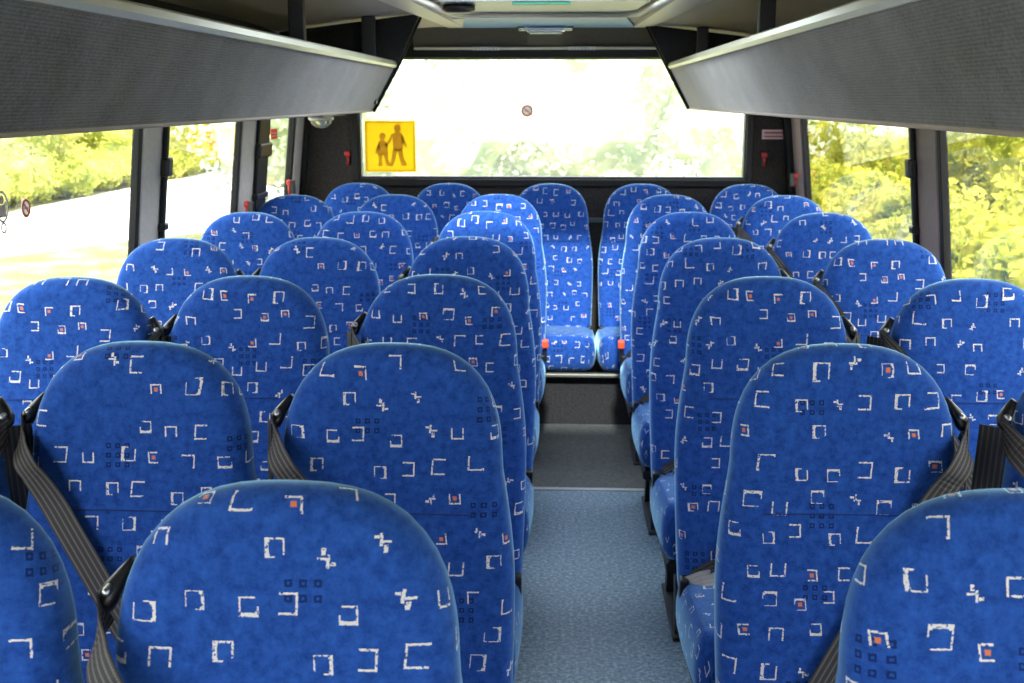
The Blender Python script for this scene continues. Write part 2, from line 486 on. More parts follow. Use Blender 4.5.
obj('pane', box(GX0-.005, GX1+.005, YR+.016, YR+.022, GZ0-.005, GZ1+.005), M['rearglass'], w)

bm = bmesh.new()
bx(bm, -1.36, 1.20, YF-.06, YF, -.05, .95); bx(bm, -1.36, 1.20, YF-.06, YF, 1.72, 1.86)
bx(bm, -1.36, -1.10, YF-.06, YF, .95, 1.72); bx(bm, .92, 1.20, YF-.06, YF, .95, 1.72)
struct(obj('added_unseen_wall_front', bm, M['charcoal']))  # unseen bus front with windscreen, added to cut the flat frontal daylight
bm = bmesh.new()
for a in ((-1.12, .94, .93, .96), (-1.12, .94, 1.71, 1.74), (-1.12, -1.09, .93, 1.74), (.91, .94, .93, 1.74)): bx(bm, a[0], a[1], YF-.05, YF+.01, a[2], a[3], bev=.004)
w = struct(obj('window_%d' % (n+1), bm, M['rubber']))
obj('pane', box(-1.10, .92, YF-.03, YF-.024, .94, 1.73), M['glass'], w)

# dark roller-blind box / header above the rear window with a cream edge
r = empty('rear_header', (-.05, YR, 1.655), 'dark carpeted header panel with cream lower edge above the rear window', 'header panel')
def sub(name, bm, m, root, smooth=False):
    o = obj(name, bm, m, None, smooth); o.data.transform(Matrix.Translation(-Vector(root.location))); o.parent = root
    return o
bm = prism(bmesh.new(), [(YR-.001, 1.665), (YR-.045, 1.668), (YR-.16, 1.752), (YR-.001, 1.752)], 'x', -.70, .60)
sub('panel', bm, M['rearfab'], r)
sub('edge_strip', box(-.70, .60, YR-.054, YR-.03, 1.655, 1.667, bev=.003), M['cream'], r)
for cx in (-.36, .09):
    bm = bmesh.new()
    for q in range(8): bx(bm, cx-.062+q*.0165, cx-.062+q*.0165+.011, YR-.060, YR-.050, 1.652, 1.668, bev=.002)
    sub('vent_slots', bm, M['white'], r)
bm = prism(bmesh.new(), [(YR-.05, 1.672), (YR-.062, 1.674), (YR-.172, 1.752), (YR-.15, 1.755)], 'x', -.165, .005)
sub('centre_bracket', bm, M['plastic'], r)

# pale blue roof tray with cream border at the centre of the ceiling
r = empty('roof_hatch', (-.08, 4.9, 1.74), 'pale blue roof hatch surround with cream rim at top centre', 'roof hatch')
def tray(y0, y1, xa0, xa1, xb0, xb1, za0, za1, th=.018):
    """quad slab, a = near end, b = far end"""
    bm = bmesh.new()
    P = [(xa0, y0, za0), (xa1, y0, za0), (xb1, y1, za1), (xb0, y1, za1)]
    A = [bm.verts.new(p) for p in P]; B = [bm.verts.new((p[0], p[1], p[2]+th)) for p in P]
    bm.faces.new(A); bm.faces.new(B[::-1])
    for i in range(4): bm.faces.new((A[i], A[(i+1) % 4], B[(i+1) % 4], B[i]))
    return bm
sub('far_panel', tray(4.93, 5.46, -.40, .25, -.46, .33, 1.768, 1.748), M['blueplast'], r)
sub('side_panel', tray(5.10, 5.40, -.545, -.41, -.475, -.33, 1.764, 1.752, .014), M['cream'], r)
sub('side_panel', tray(3.6, 5.46, -.70, -.57, -.525, -.455, 1.775, 1.748), M['cream'], r)
sub('side_panel', tray(3.6, 5.46, .42, .58, .325, .40, 1.775, 1.748), M['cream'], r)
bm = tube(bmesh.new(), [(-.565, 3.7, 1.776), (-.45, 4.86, 1.768), (-.40, 4.93, 1.766), (.25, 4.93, 1.766), (.31, 4.86, 1.768), (.42, 3.7, 1.776)], .012, 8)
sub('rim', bm, M['cream'], r, True)
sub('translucent_panel', tray(3.2, 4.455, -.56, .42, -.47, .33, 1.795, 1.788, .008), M['hatch'], r)
sub('inner_panel', tray(4.46, 4.92, -.47, .33, -.43, .28, 1.786, 1.776, .010), mat('grey_tray', (.33, .37, .38), .3), r)
bm = lathe(bmesh.new(), [(.0, 0), (.05, .002), (.062, .012), (.062, .03)], (-.40, 4.60, 1.752), 20)
sub('round_vent', bm, M['plastic'], r, True)
g = sub('green_sign', box(-.19, .03, 4.47, 4.53, 1.776, 1.7835), M['green'], r)
# lamp fitting
r = empty('interior_lamp', (-.075, 5.42, 1.755), 'small chrome rimmed lamp fitting above the middle of the rear window', 'lamp')
bm = bmesh.new()
bx(bm, -.20, .045, 5.40, 5.455, 1.732, 1.748, bev=.006)
bx(bm, -.165, .010, 5.385, 5.45, 1.725, 1.739, bev=.006)
sub('chrome_rim', bm, M['chrome'], r)
sub('lens', box(-.15, -.003, 5.382, 5.445, 1.719, 1.727, bev=.003), M['white'], r)
bm = bmesh.new()
bm.free()
for cx in (-.19, .035): sub('clip', box(cx-.016, cx+.016, 5.40, 5.44, 1.745, 1.758, bev=.003), M['plastic'], r)

# ------------------------------------------------------------------ luggage racks
def rack(s, yend, xb, xm, xt, zb, zt, label, posts):
    """xb,zb lower inner edge; xm,zt top of slanted face; xt at ceiling of end panel"""
    r = empty('luggage_rack', (s*.9, yend-2.0, zb), label, 'luggage rack', 'overhead luggage racks')
    y0 = -1.5
    dx, dz = xm-xb, zt-zb; L = math.hypot(dx, dz); nx_, nz_ = -dz/L*s*-1, 0
    nrm = Vector((-s*dz, s*dx if s < 0 else dx*-1*-1)).normalized()
    # outward thickness goes towards the wall
    th = .02*s
    sub('front_panel', prism(bmesh.new(), [(xb, zb), (xm, zt), (xm+th, zt), (xb+th, zb)], 'y', y0, yend-.012), M['rackfab'], r)
    # shelf underside
    wz = side(s, zb)
    sub('shelf', prism(bmesh.new(), [(xb+th*.5, zb), (wz+.0*s, zb+.015), (wz+.0*s, zb+.033), (xb+th, zb+.018)], 'y', y0, yend-.012), M['rackfab'], r)
    sub('lower_trim', tube(bmesh.new(), [(xb, y0, zb), (xb, yend-.012, zb)], .0045, 8), M['pinktrim'], r, True)
    # top rail: rounded cream bar
    bm = prism(bmesh.new(), [(xm-.004*s, zt-.004), (xm-.010*s, zt+.006), (xm-.006*s, zt+.020), (xm+.004*s, zt+.026), (xm+.030*s, zt+.024), (xm+.034*s, zt-.004)], 'y', y0, yend-.012)
    sub('top_rail', bm, M['rail'], r)
    # far end panel up to the ceiling
    zc = ceil_z(xt, yend)-.002
    pts = [(xb, zb-.004), (xm-.006*s, zt), (xt, zc), (side(s, zc)-.01*s, ceil_z(side(s, zc), yend)-.004), (side(s, zb), zb-.004)]
    sub('end_panel', prism(bmesh.new(), pts, 'y', yend-.012, yend+.012), M['charcoal'], r)
    o = .007*s
    sub('end_edging', tube(bmesh.new(), [(xb-o, yend, zb-.004), (xm-.006*s-o, yend, zt), (xt-o, yend, zc-.004)], .006, 8), M['rubber'], r, True)
    for (x0, x1, y) in posts:
        sub('post', box(min(x0, x1), max(x0, x1), y-.02, y+.02, zb+.03, ceil_z((x0+x1)/2, y)-.003, bev=.004), M['dark_steel'], r)
    # ribbed back wall duct within the rack
    return r
rack(-1, 4.95, -.805, -.703, -.594, 1.378, 1.560, 'left overhead luggage rack with grey ribbed front and cream top rail',
     [(-.925, -.872, 4.0), (-.83, -.775, 4.90), (-.925, -.872, 1.9)])
rack(1, 5.40, .585, .489, .385, 1.386, 1.566, 'right overhead luggage rack with grey ribbed front and cream top rail',
     [(.650, .705, 4.0), (.60, .65, 5.34), (.650, .705, 1.9)])

# ------------------------------------------------------------------ seats
def outline(hb, hm, ht, h, top, rb, n=2.5):
    """right half then mirrored; v from 0 (bottom) to h"""
    pts = []
    for i in range(5):                      # bottom corner
        a = -PI/2+PI/2*i/5
        pts.append((hb-rb+rb*math.cos(a), rb+rb*math.sin(a)))
    zs = h-top
    for i in range(10):
        t = i/10; v = rb+(zs-rb)*t
        w = hb+(hm-hb)*math.sin(min(1, t*1.6)*PI/2) if t < .62 else hm+(ht-hm)*((t-.62)/.38)**1.5
        pts.append((w, v))
    for i in range(17):
        a = PI/2*i/16
        c, s_ = math.cos(a), math.sin(a)
        pts.append((ht*c**(2/n), zs+top*s_**(2/n)))
    full = pts+[(-x, y) for x, y in pts[-2::-1]]
    out = [full[0]]
    for p in full[1:]:
        if math.hypot(p[0]-out[-1][0], p[1]-out[-1][1]) > 1e-4: out.append(p)
    # add bottom middle points
    b = out[-1]; a0 = out[0]
    for i in range(1, 6): out.append((b[0]+(a0[0]-b[0])*i/6, 0.0))
    # resample evenly
    P = out+[out[0]]; L = [0]
    for i in range(1, len(P)): L.append(L[-1]+math.dist(P[i], P[i-1]))
    N = 88; res = []; j = 0
    for i in range(N):
        t = L[-1]*i/N
        while L[j+1] < t: j += 1
        k_ = (t-L[j])/(L[j+1]-L[j]); res.append((P[j][0]+(P[j+1][0]-P[j][0])*k_, P[j][1]+(P[j+1][1]-P[j][1])*k_))
    return res

def pad(pts, T, r, bulge, deform, centre, backbulge=0.0):
    """upholstered pad: outline pts (u,v), thickness T, rim radius r; deform(u,v,w)->xyz (w<0 is the front)"""
    N = len(pts); P = [Vector(p) for p in pts]; nr = []
    for i in range(N):
        d = (P[(i+1) % N]-P[i-1]).normalized(); nr.append(Vector((d.y, -d.x)))
    # smooth normals
    for _ in range(2): nr = [(nr[i-1]+nr[i]*2+nr[(i+1) % N]).normalized() for i in range(N)]
    core = [P[i]-nr[i]*r for i in range(N)]; c = Vector(centre)
    rings = []
    for s_ in (.12, .3, .48, .65, .8, .92):
        rings.append([(c+(q-c)*s_, -T/2-bulge*(1-s_**3), c+(q-c)*s_) for q in core])
    K = 9
    for i in range(K+1):
        th = PI*i/K
        # superelliptic rim
        sx = math.sin(th)**.85 if 0 < i < K else 0
        cz = math.copysign(abs(math.cos(th))**.85, math.cos(th))
        rings.append([(core[j]+nr[j]*r*sx, -T/2*cz, core[j]+nr[j]*(T*.75)*th/PI*1.6) for j in range(N)])
    for s_ in (.8, .5, .2):
        rings.append([(c+(q-c)*s_, T/2+backbulge*(1-s_**2), c+(q-c)*s_+Vector((1.3, .4))) for q in core])
    bm = bmesh.new(); uvl = bm.loops.layers.uv.new('UVMap'); V = []
    for rg in rings: V.append([bm.verts.new(deform(p.x, p.y, w)) for p, w, _ in rg])
    def face(idx, uvs):
        f = bm.faces.new(idx)
        for l, q in zip(f.loops, uvs): l[uvl].uv = q
    for i in range(len(rings)-1):
        for j in range(N):
            j2 = (j+1) % N
            face((V[i][j], V[i][j2], V[i+1][j2], V[i+1][j]), (rings[i][j][2], rings[i][j2][2], rings[i+1][j2][2], rings[i+1][j][2]))
    face(V[0], [q[2] for q in rings[0]]); face(V[-1], [q[2] for q in rings[-1]])
    return bm

H = .735; Z0 = .305
def back_y(v):            # lean and curve of the back: 0 at the top
    t = v/H
    return -.135*(1-t)**1.15+.012*math.sin(t*PI)
def dback(u, v, w):
    # face is slightly dished across: sides come forward
    y = back_y(v)+w
    if w < 0: y -= .010*(abs(u)/.18)**2.2*(1 if v < H-.12 else max(0, (H-v)/.12))
    th = 1-.25*max(0, (v/H-.6)/.4)
    return (u, back_y(v)+(y-back_y(v))*th+.035, Z0+v)
back_out = outline(.194, .202, .180, H, .200, .05, n=2.6)
sq_out = outline(.194, .200, .198, .43, .05, .045, n=2.2)

def make_seat(shoulder, wide):
    """shoulder: side (-1/1) of the shoulder guide"""
    r = bpy.data.objects.new('coach_seat', None); r.empty_display_size = .05; link(r)
    obj('backrest', pad(back_out, .095, .042, .008, dback, (0, .40)), M['blue'], r, True)
    # squab: v runs to the rear; rotated flat
    def dsq(u, v, w):
        y = -.475+v*.98
        z = .302-w+.030*(1-v/.43)
        return (u, y, z)
    obj('seat_cushion', pad(sq_out, .155, .032, .010, dsq, (0, .21)), M['blue'], r, True)
    # horizontal seam a quarter down the back
    v = H-.262; pts = []
    for i in range(21):
        u = -.135+.27*i/20
        d = Vector(dback(u, v, -.0475)); s_ = abs(u)/.19
        pts.append((d.x, d.y-.008*(1-min(1, s_*.9)**3)-.0005, d.z))
    obj('seam', tube(bmesh.new(), pts, .0012, 6), M['seam'], r)
    # cushion pan and pedestal
    bm = bmesh.new(); bx(bm, -.175, .175, -.40, -.06, .192, .226, bev=.008)
    obj('seat_pan', bm, M['plastic'], r)
    for sx in (-.13, .13):
        bm = bmesh.new()
        prism(bm, [(-.38, 0.0), (-.34, 0.0), (-.28, .20), (-.34, .20)], 'x', sx-.014, sx+.014)
        prism(bm, [(-.10, 0.0), (-.06, 0.0), (-.10, .20), (-.16, .20)], 'x', sx-.014, sx+.014)
        bx(bm, sx-.022, sx+.022, -.40, -.04, 0, .012, bev=.003)
        obj('leg', bm, M['dark_steel'], r)
    bm = bmesh.new()
    bm.free()
    for sx in (-.16, .16): obj('hinge_bracket', box(sx-.012, sx+.012, -.15, -.03, .20, .38, bev=.005), M['plastic'], r)
    q = shoulder
    # shoulder guide: teardrop moulding hugging the upper edge
    bm = bmesh.new()
    A = [Vector((q*.170, .040, Z0+H-.092)), Vector((q*.178, .034, Z0+H-.102)), Vector((q*.186, .027, Z0+H-.113)), Vector((q*.192, .021, Z0+H-.124)), Vector((q*.194, .018, Z0+H-.134))]
    R_ = [.005, .007, .009, .011, .008]
    rings = []
    for p, rr in zip(A, R_):
        rings.append([bm.verts.new(p+Vector((math.cos(2*PI*k_/12)*rr*.95, math.sin(2*PI*k_/12)*rr*1.5, math.sin(2*PI*k_/12)*rr*.25+math.cos(2*PI*k_/12)*rr*q*.5))) for k_ in range(12)])
    for i in range(4):
        for k_ in range(12): bm.faces.new((rings[i][k_], rings[i][(k_+1) % 12], rings[i+1][(k_+1) % 12], rings[i+1][k_]))
    bm.faces.new(rings[0][::-1]); bm.faces.new(rings[-1])
    gd = obj('belt_guide', bm, M['plastic'], r, True)
    bm = lathe(bmesh.new(), [(.0, -.014), (.004, -.014), (.005, -.011), (.005, 0)], (q*.189, .018, Z0+H-.114), 12, 'y')
    obj('guide_bolt', bm, M['steel'], gd, True)
    # retractor webbing: hangs straight down beside the back
    bm = ribbon(bmesh.new(), [(q*.205, .022, Z0+H-.132), (q*.211, .024, .75), (q*.212, .022, .55), (q*.213, .020, .30), (q*.21, .0, .10)], (q*(1.6 if wide else .40), 1, 0), .046, .0022)
    obj('belt_webbing', bm, M['belt_dark'], r)
    # diagonal webbing across the front to the opposite hip
    def front(u, v, off):
        d = Vector(dback(max(-.19, min(.19, u)), v, -.0475)); e = min(1, abs(u)/.20)
        return Vector((u, d.y-.010*(1-e**3)-off, d.z))
    key = [(q*.195, H-.134, -.044, 88), (q*.190, H-.149, -.012, 74), (q*.181, H-.163, .014, 46), (q*.165, H-.183, .028, 20), (q*.148, H-.207, .022, 4)]
    a1 = (-q*.120, .075)
    for i in range(1, 13): t = i/12; key.append((q*.148*(1-t)+a1[0]*t, (H-.208)*(1-t)+a1[1]*t, .014, 0))
    pts = [front(u, v, o_) for u, v, o_, _ in key]; ang = [k_[3] for k_ in key]
    for _ in range(2):      # corner-cutting for a smooth strap
        np_, na = [pts[0]], [ang[0]]
        for i in range(len(pts)-1):
            for t in (.25, .75): np_.append(pts[i].lerp(pts[i+1], t)); na.append(ang[i]*(1-t)+ang[i+1]*t)
        pts, ang = np_+[pts[-1]], na+[ang[-1]]
    sd = [(math.cos(math.radians(a_)), q*math.sin(math.radians(a_)), 0) for a_ in ang]
    obj('belt_webbing', ribbon(bmesh.new(), pts, sd, .044, .0018), M['belt_grey'], r)
    # lap webbing and buckle at the hip opposite the shoulder guide
    h = -q
    bm = ribbon(bmesh.new(), [(h*.03, -.165, .425), (h*.09, -.180, .440), (h*.13, -.178, .435), (h*.165, -.150, .40), (h*.178, -.12, .34)], (0, .25, 1), .026, .0025)
    obj('lap_webbing', bm, M['belt_dark'], r)
    bm = box(h*.186-.010, h*.186+.010, -.165, -.130, .34, .395, bev=.005)
    bk = obj('buckle', bm, M['plastic'], r)
    return r

protos = {a: make_seat(*a) for a in ((-1, False), (-1, True), (1, False), (1, True))}
used = {}
YROW = [1.125, 1.825, 2.54, 3.275, 4.045, 4.785]
ORD = ['nearest', 'second', 'third', 'fourth', 'fifth', 'sixth']
def place(q, x, y, label, group, rz=0, zs=1.0, name=None):
    if q not in used: o = protos[q]; used[q] = True
    else: o = copy_tree(protos[q])
    o.location = (x, y, 0); o.rotation_euler = (0, 0, rz)
    tag(o, label, 'seat', group)
    return o
XLA = [-.282, -.272, -.276, -.270, -.268, -.258]
XLM = [-.690, -.686, -.700, -.697, -.700, -.690]
XLW = [None, -1.090, -1.088, -1.096, -1.100, -1.104]
XRA = [.474, .462, .465, .462, .454, .450]
XRW = [None, .912, .914, .920, .922, .925]
for i, y in enumerate(YROW):
    o_ = ORD[i]
    last = [place((-1, False), XLA[i], y-[.03, .035, 0, 0, 0, 0][i], 'blue patterned seat bordering the aisle on its left, %s row from the camera' % o_, 'seats left of the aisle')]
    place((-1, False), XLM[i], y-.04, 'blue patterned seat in the middle of the left-hand three, %s row from camera' % o_, 'seats left of the aisle')
    if XLW[i] is not None: place((1, True), XLW[i], y-.075, 'blue patterned seat against the left windows, %s row from the camera' % o_, 'seats left of the aisle')
    last.append(place((1, False), XRA[i], y-[.025, .01, 0, 0, 0, 0][i], 'blue patterned seat bordering the aisle on its right, %s row from the camera' % o_, 'seats right of the aisle'))
    if i == 2:      # pale lap strap showing at the hip of this one
        lap = obj('lap_webbing', ribbon(bmesh.new(), [(-.06, -.165, .415), (-.10, -.185, .418), (-.15, -.180, .405), (-.186, -.150, .375)], (0, .35, 1), .036, .003), M['belt_beige'], last[1]); lap['label'] = 'pale beige lap strap'
    if i == 5:
        for o, h in zip(last, (1, -1)):
            tail = obj('buckle_stalk', box(h*.196-.009, h*.196+.009, -.15, -.115, .36, .44, bev=.004), M['plastic'], o)
            obj('release_button', box(h*.198-.013, h*.198+.013, -.165, -.130, .425, .458, bev=.005), M['orange'], tail)
    if XRW[i] is not None: place((-1, True), XRW[i], y-.015, 'blue patterned seat against the right windows, %s row from the camera' % o_, 'seats right of the aisle')
rl = ['leftmost', 'second from left', 'middle', 'second from right', 'rightmost']
for i, x in enumerate([-.955, -.528, -.050, .378, .872]):
    o = place((-1 if i < 3 else 1, False), x, 5.405, 'blue patterned seat of the rear row below the back window, %s of five' % rl[i], 'rear row seats')
    for ch in list(o.children):
        k_ = ch.name.split('.')[0]
        if k_ == 'seat_cushion': ch.scale.x = 1.07
        if k_ in ('leg', 'lap_webbing') or (k_ == 'belt_webbing' and ch.data.materials[0] == M['belt_grey']): bpy.data.objects.remove(ch)
    h = 1 if i < 3 else -1
    obj('lap_webbing', ribbon(bmesh.new(), [(h*.17, -.150, .372), (h*.10, -.185, .383), (0, -.200, .386), (-h*.08, -.190, .400), (-h*.14, -.150, .44)], (0, .6, 1), .030, .003), M['belt_dark'], o)

# rear bench base: dark riser with a steel rail
r = empty('rear_bench_base', (-.08, 4.95, 0), 'dark carpeted bench base with grey metal rail under the rear seats', 'bench base')
sub('riser', box(-1.20, 1.07, 4.972, 4.995, 0.0, .228), M['charcoal'], r)
sub('bench_top', box(-1.20, 1.07, 4.995, 5.60, .168, .188), M['charcoal'], r)
bm = box(-1.20, 1.07, 4.935, 4.968, .226, .242, bev=.004)
sub('rail', bm, mat('dull_grey_rail', (.25, .25, .22), .4, .6), r)
# ledge on the rear wall behind the backs
tag(obj('wall_ledge', box(-1.15, 1.0, YR-.02, YR-.0005, .84, .862, bev=.004), mat('slate_trim', (.10, .14, .15), .5)), 'slate coloured ledge strip on the rear wall behind the backrests', 'ledge')

# ------------------------------------------------------------------ small fittings
# dome under the left rack
r = empty('dome_lamp', (-1.02, 4.90, 1.378), 'clear dome fitting with white rim under the left rack end', 'dome lamp')
# placed from the ceiling of the window zone
cx, cy, cz = -1.045, 5.05, 1.352
r.location = (cx, cy, cz)
sub('mount', lathe(bmesh.new(), [(.0, 0), (.052, 0), (.056, -.006), (.052, -.014), (0, -.014)], (cx, cy, cz+.0), 24), M['white'], r, True)
prof = [(.0455*math.cos(a), -.014-.036*math.sin(a)) for a in [PI/2*i/8 for i in range(8)]]+[(.002, -.050)]
sub('dome', lathe(bmesh.new(), prof, (cx, cy, cz), 24), M['clear'], r, True)
sub('inner_lens', lathe(bmesh.new(), [(.0, -.012), (.022, -.014), (.024, -.024), (.012, -.036), (.001, -.038)], (cx, cy, cz), 16), M['chrome'], r, True)
sub('bracket', box(cx-.012, cx+.012, cy-.01, cy+.52, cz-.001, cz+.014, bev=.003), M['plastic'], r)

def hammer(x, y, z, label, rz=0, sc=.62):
    r = empty('emergency_hammer', (x, y, z), label, 'emergency hammer', 'red emergency hammers')
    obj('handle', tube(bmesh.new(), [(0, 0, -.055*sc), (.004, 0, -.01), (0, 0, .03*sc)], .009*sc, 8), M['red'], r, True)
    obj('head', box(-.024*sc, .024*sc, -.010, .010, .012*sc, .052*sc, bev=.006), M['red'], r)
    obj('holder', box(-.010, .010, .004, .027, -.03, .03, bev=.003), M['plastic'], r)
    r.rotation_euler = (0, 0, rz)
    return r
hammer(-1.035, YR-.027, 1.148, 'red emergency hammer on the dark wall left of the rear window')
hammer(.965, YR-.027, 1.145, 'red emergency hammer on the wall right of the rear window')
def wallhammer(s, y, z, label):
    return hammer(side(s, z)-s*.036, y, z, label, PI/2 if s > 0 else -PI/2)
wallhammer(-1, 5.24, 1.035, 'red emergency hammer on the pale pillar at the left rear corner')
wallhammer(-1, 4.53, 1.000, 'red emergency hammer low beside the broad black strap, left side')
wallhammer(1, 5.36, 1.065, 'red emergency hammer on the pillar at the right rear corner')

# rear-wall sticker (right) : pale pink with two faint lines
r = empty('wall_sticker', (1.005, YR-.002, 1.262), 'pale pink sticker on the wall right of the rear window', 'sticker')
sub('backing', box(.955, 1.062, YR-.004, YR-.001, 1.240, 1.285, bev=.001), M['stickerpink'], r)
bm = bmesh.new(); bx(bm, .965, 1.052, YR-.0055, YR-.0035, 1.266, 1.274); bx(bm, .965, 1.052, YR-.0055, YR-.0035, 1.250, 1.256)
sub('printed_lines', bm, mat('dark_red_print', (.35, .08, .06), .6), r)

# ------------------------------------------------------------------ signs on the glass
def ring(bm, cx, cz, ro, ri, y0, y1, n=28, sx=1):
    P = [[bm.verts.new((cx+sx*rr*math.cos(2*PI*k_/n), yy, cz+rr*math.sin(2*PI*k_/n))) for k_ in range(n)] for rr, yy in ((ro, y0), (ro, y1), (ri, y1), (ri, y0))]
    for a in range(4):
        for k_ in range(n): bm.faces.new((P[a][k_], P[a][(k_+1) % n], P[(a+1) % 4][(k_+1) % n], P[(a+1) % 4][k_]))
    return bm
# yellow school-transport sign: two children walking hand in hand
YG = YR+.0155
sx0, sx1, sz0, sz1 = -.956, -.708, 1.079, 1.325
r = empty('school_sign', ((sx0+sx1)/2, YG, sz0), 'yellow square sign with two walking children on the rear window', 'sign')
sub('sheet', box(sx0, sx1, YG-.003, YG-.0002, sz0, sz1), M['yfilm'], r)
bm = bmesh.new()
for a in ((sx0+.006, sx1-.006, sz0+.006, sz0+.010), (sx0+.006, sx1-.006, sz1-.010, sz1-.006), (sx0+.006, sx0+.010, sz0+.01, sz1-.01), (sx1-.010, sx1-.006, sz0+.01, sz1-.01)):
    bx(bm, a[0], a[1], YG-.0045, YG-.0028, a[2], a[3])
sub('border_line', bm, M['yfilmdk'], r)
W = sx1-sx0
def fig(pts_list, heads, name):
    bm = bmesh.new()
    for pts in pts_list: prism(bm, [(sx0+W*a, sz0+W*b) for a, b in pts], 'y', YG-.0050, YG-.0026)
    for (a, b, rr) in heads:
        prism(bm, [(sx0+W*(a+rr*math.cos(2*PI*k_/16)), sz0+W*(b+rr*1.1*math.sin(2*PI*k_/16))) for k_ in range(16)], 'y', YG-.0050, YG-.0026)
    return sub(name, bm, M['yfilmdk'], r)
# tall child
fig([[(.55, .72), (.60, .77), (.70, .77), (.76, .70), (.74, .42), (.56, .42)],
     [(.56, .44), (.65, .44), (.60, .26), (.55, .12), (.47, .11), (.50, .16)],
     [(.64, .44), (.74, .44), (.76, .27), (.83, .15), (.80, .12), (.72, .12), (.67, .28)],
     [(.74, .73), (.77, .66), (.84, .50), (.81, .47), (.72, .60)],
     [(.57, .74), (.50, .58), (.42, .47), (.40, .51), (.47, .62), (.54, .75)]], [(.65, .85, .072)], 'tall_child_figure')
# small child
fig([[(.27, .58), (.31, .62), (.38, .62), (.43, .57), (.46, .34), (.25, .34)],
     [(.27, .35), (.35, .35), (.33, .22), (.34, .12), (.24, .12), (.27, .2)],
     [(.37, .35), (.45, .35), (.46, .23), (.51, .13), (.42, .12), (.40, .2)],
     [(.28, .58), (.22, .46), (.20, .36), (.23, .35), (.30, .47)],
     [(.42, .58), (.47, .50), (.44, .47), (.39, .52)]], [(.35, .69, .065)], 'small_child_figure')

def nosmoke(x, y, z, R_, label, s=0):
    """no-smoking roundel; s=0 on the rear glass, otherwise on a side pane"""
    r = empty('no_smoking_sticker', (x, y, z), label, 'sticker', 'no-smoking stickers')
    r['group'] = 'no-smoking stickers'
    bm = bmesh.new()
    prism(bm, [(R_*1.12*math.cos(2*PI*k_/24), R_*1.12*math.sin(2*PI*k_/24)) for k_ in range(24)], 'y', -.0012, 0)
    obj('backing', bm, M['whitefilm'], r)
    bm = ring(bmesh.new(), 0, 0, R_, R_*.76, -.0026, -.0008)
    a = .7
    prism(bm, [(-R_*.62, R_*.50), (-R_*.50, R_*.62), (R_*.62, -R_*.50), (R_*.50, -R_*.62)], 'y', -.0026, -.0010)
    obj('red_ring', bm, M['redfilm'], r)
    bm = bmesh.new(); bx(bm, -R_*.5, R_*.35, -.0022, -.0008, -R_*.10, R_*.10); bx(bm, R_*.40, R_*.52, -.0022, -.0008, -R_*.10, R_*.10)
    obj('cigarette_mark', bm, M['greyfilm'], r)
    if s: r.rotation_euler = (0, .085*s*0, -s*PI/2)
    return r
nosmoke(-.167, YR+.0155, 1.372, .026, 'tiny red no-smoking roundel on the rear window glass')
def pane_pos(s, z): return side(s, z)+s*.005
nosmoke(pane_pos(-1, 1.176), 2.68, 1.176, .021, 'red no-smoking roundel on the widest left window', -1)
# seat belt notice left of it
r = empty('notice_sticker', (pane_pos(-1, 1.18)+.001, 2.56, 1.178), 'oval grey and white belt notice sticker on left window', 'sticker')
bm = ring(bmesh.new(), 0, .012, .036, .031, -.002, 0, sx=.8); obj('grey_ring', bm, M['greyfilm'], r)
bm = bmesh.new(); prism(bm, [(.010*math.cos(2*PI*k_/14), .028+.010*math.sin(2*PI*k_/14)) for k_ in range(14)], 'y', -.002, 0)
prism(bm, [(-.016, -.012), (.016, -.012), (.012, .016), (-.012, .016)], 'y', -.002, 0); obj('seated_figure', bm, M['greyfilm'], r)
bm = ring(bmesh.new(), 0, -.036, .013, .009, -.002, 0); obj('small_ring', bm, M['greyfilm'], r)
r.rotation_euler = (0, 0, PI/2)
# small red label on the narrow pane
r = empty('window_label', (pane_pos(-1, 1.275)+.001, 5.05, 1.278), 'small red and white label on the narrow rearmost left window', 'sticker')
obj('backing', box(-.055, .055, -.002, 0, -.022, .022), M['redfilm'], r)
bm = bmesh.new(); bx(bm, -.048, .048, -.0032, -.0018, .002, .006); bx(bm, -.048, .048, -.0032, -.0018, -.010, -.006)
obj('white_lines', bm, M['whitefilm'], r)
r.rotation_euler = (0, 0, PI/2)

# ------------------------------------------------------------------ outside
GZ = -.92
grass = ramp_mat('dry_grass', [(.34, (.14, .14, .035)), (.5, (.24, .23, .085)), (.66, (.40, .38, .22))], 1.3, trans=0)
gravel = ramp_mat('pale_gravel', [(.3, (.70, .68, .62)), (.7, (.86, .84, .79))], 3)
struct(obj('ground', box(-70, 60, -30, 90, GZ-.3, GZ), grass), 'dry yellow-green grass verge outside the bus', 'ground')
def patch(name, poly, label, cat):
    bm = prism(bmesh.new(), poly, 'z', GZ+.001, GZ+.03); o = obj(name, bm, gravel); tag(o, label, cat); o['kind'] = 'structure'
def wavy(x0, x1, y0, y1, amp, n=26):
    rnd = random.Random(x0*31+y0); L = []; R2 = []
    for i in range(n+1):
        y = y0+(y1-y0)*i/n
        L.append((x0+rnd.uniform(-amp, amp), y)); R2.append((x1+rnd.uniform(-amp, amp), y))
    return L+R2[::-1]
patch('gravel_track', [(-9.2, -20), (-9.0, 12), (-8.4, 17), (-6.0, 21), (-5.3, 28), (-5.0, 70), (-11.2, 70), (-11.4, 30), (-11.7, 10), (-11.4, -20)], 'pale gravel track beyond the left windows', 'track')
patch('gravel_track', wavy(3.6, 5.6, -20, 60, .35), 'pale bare ground strip beyond the right windows', 'track')

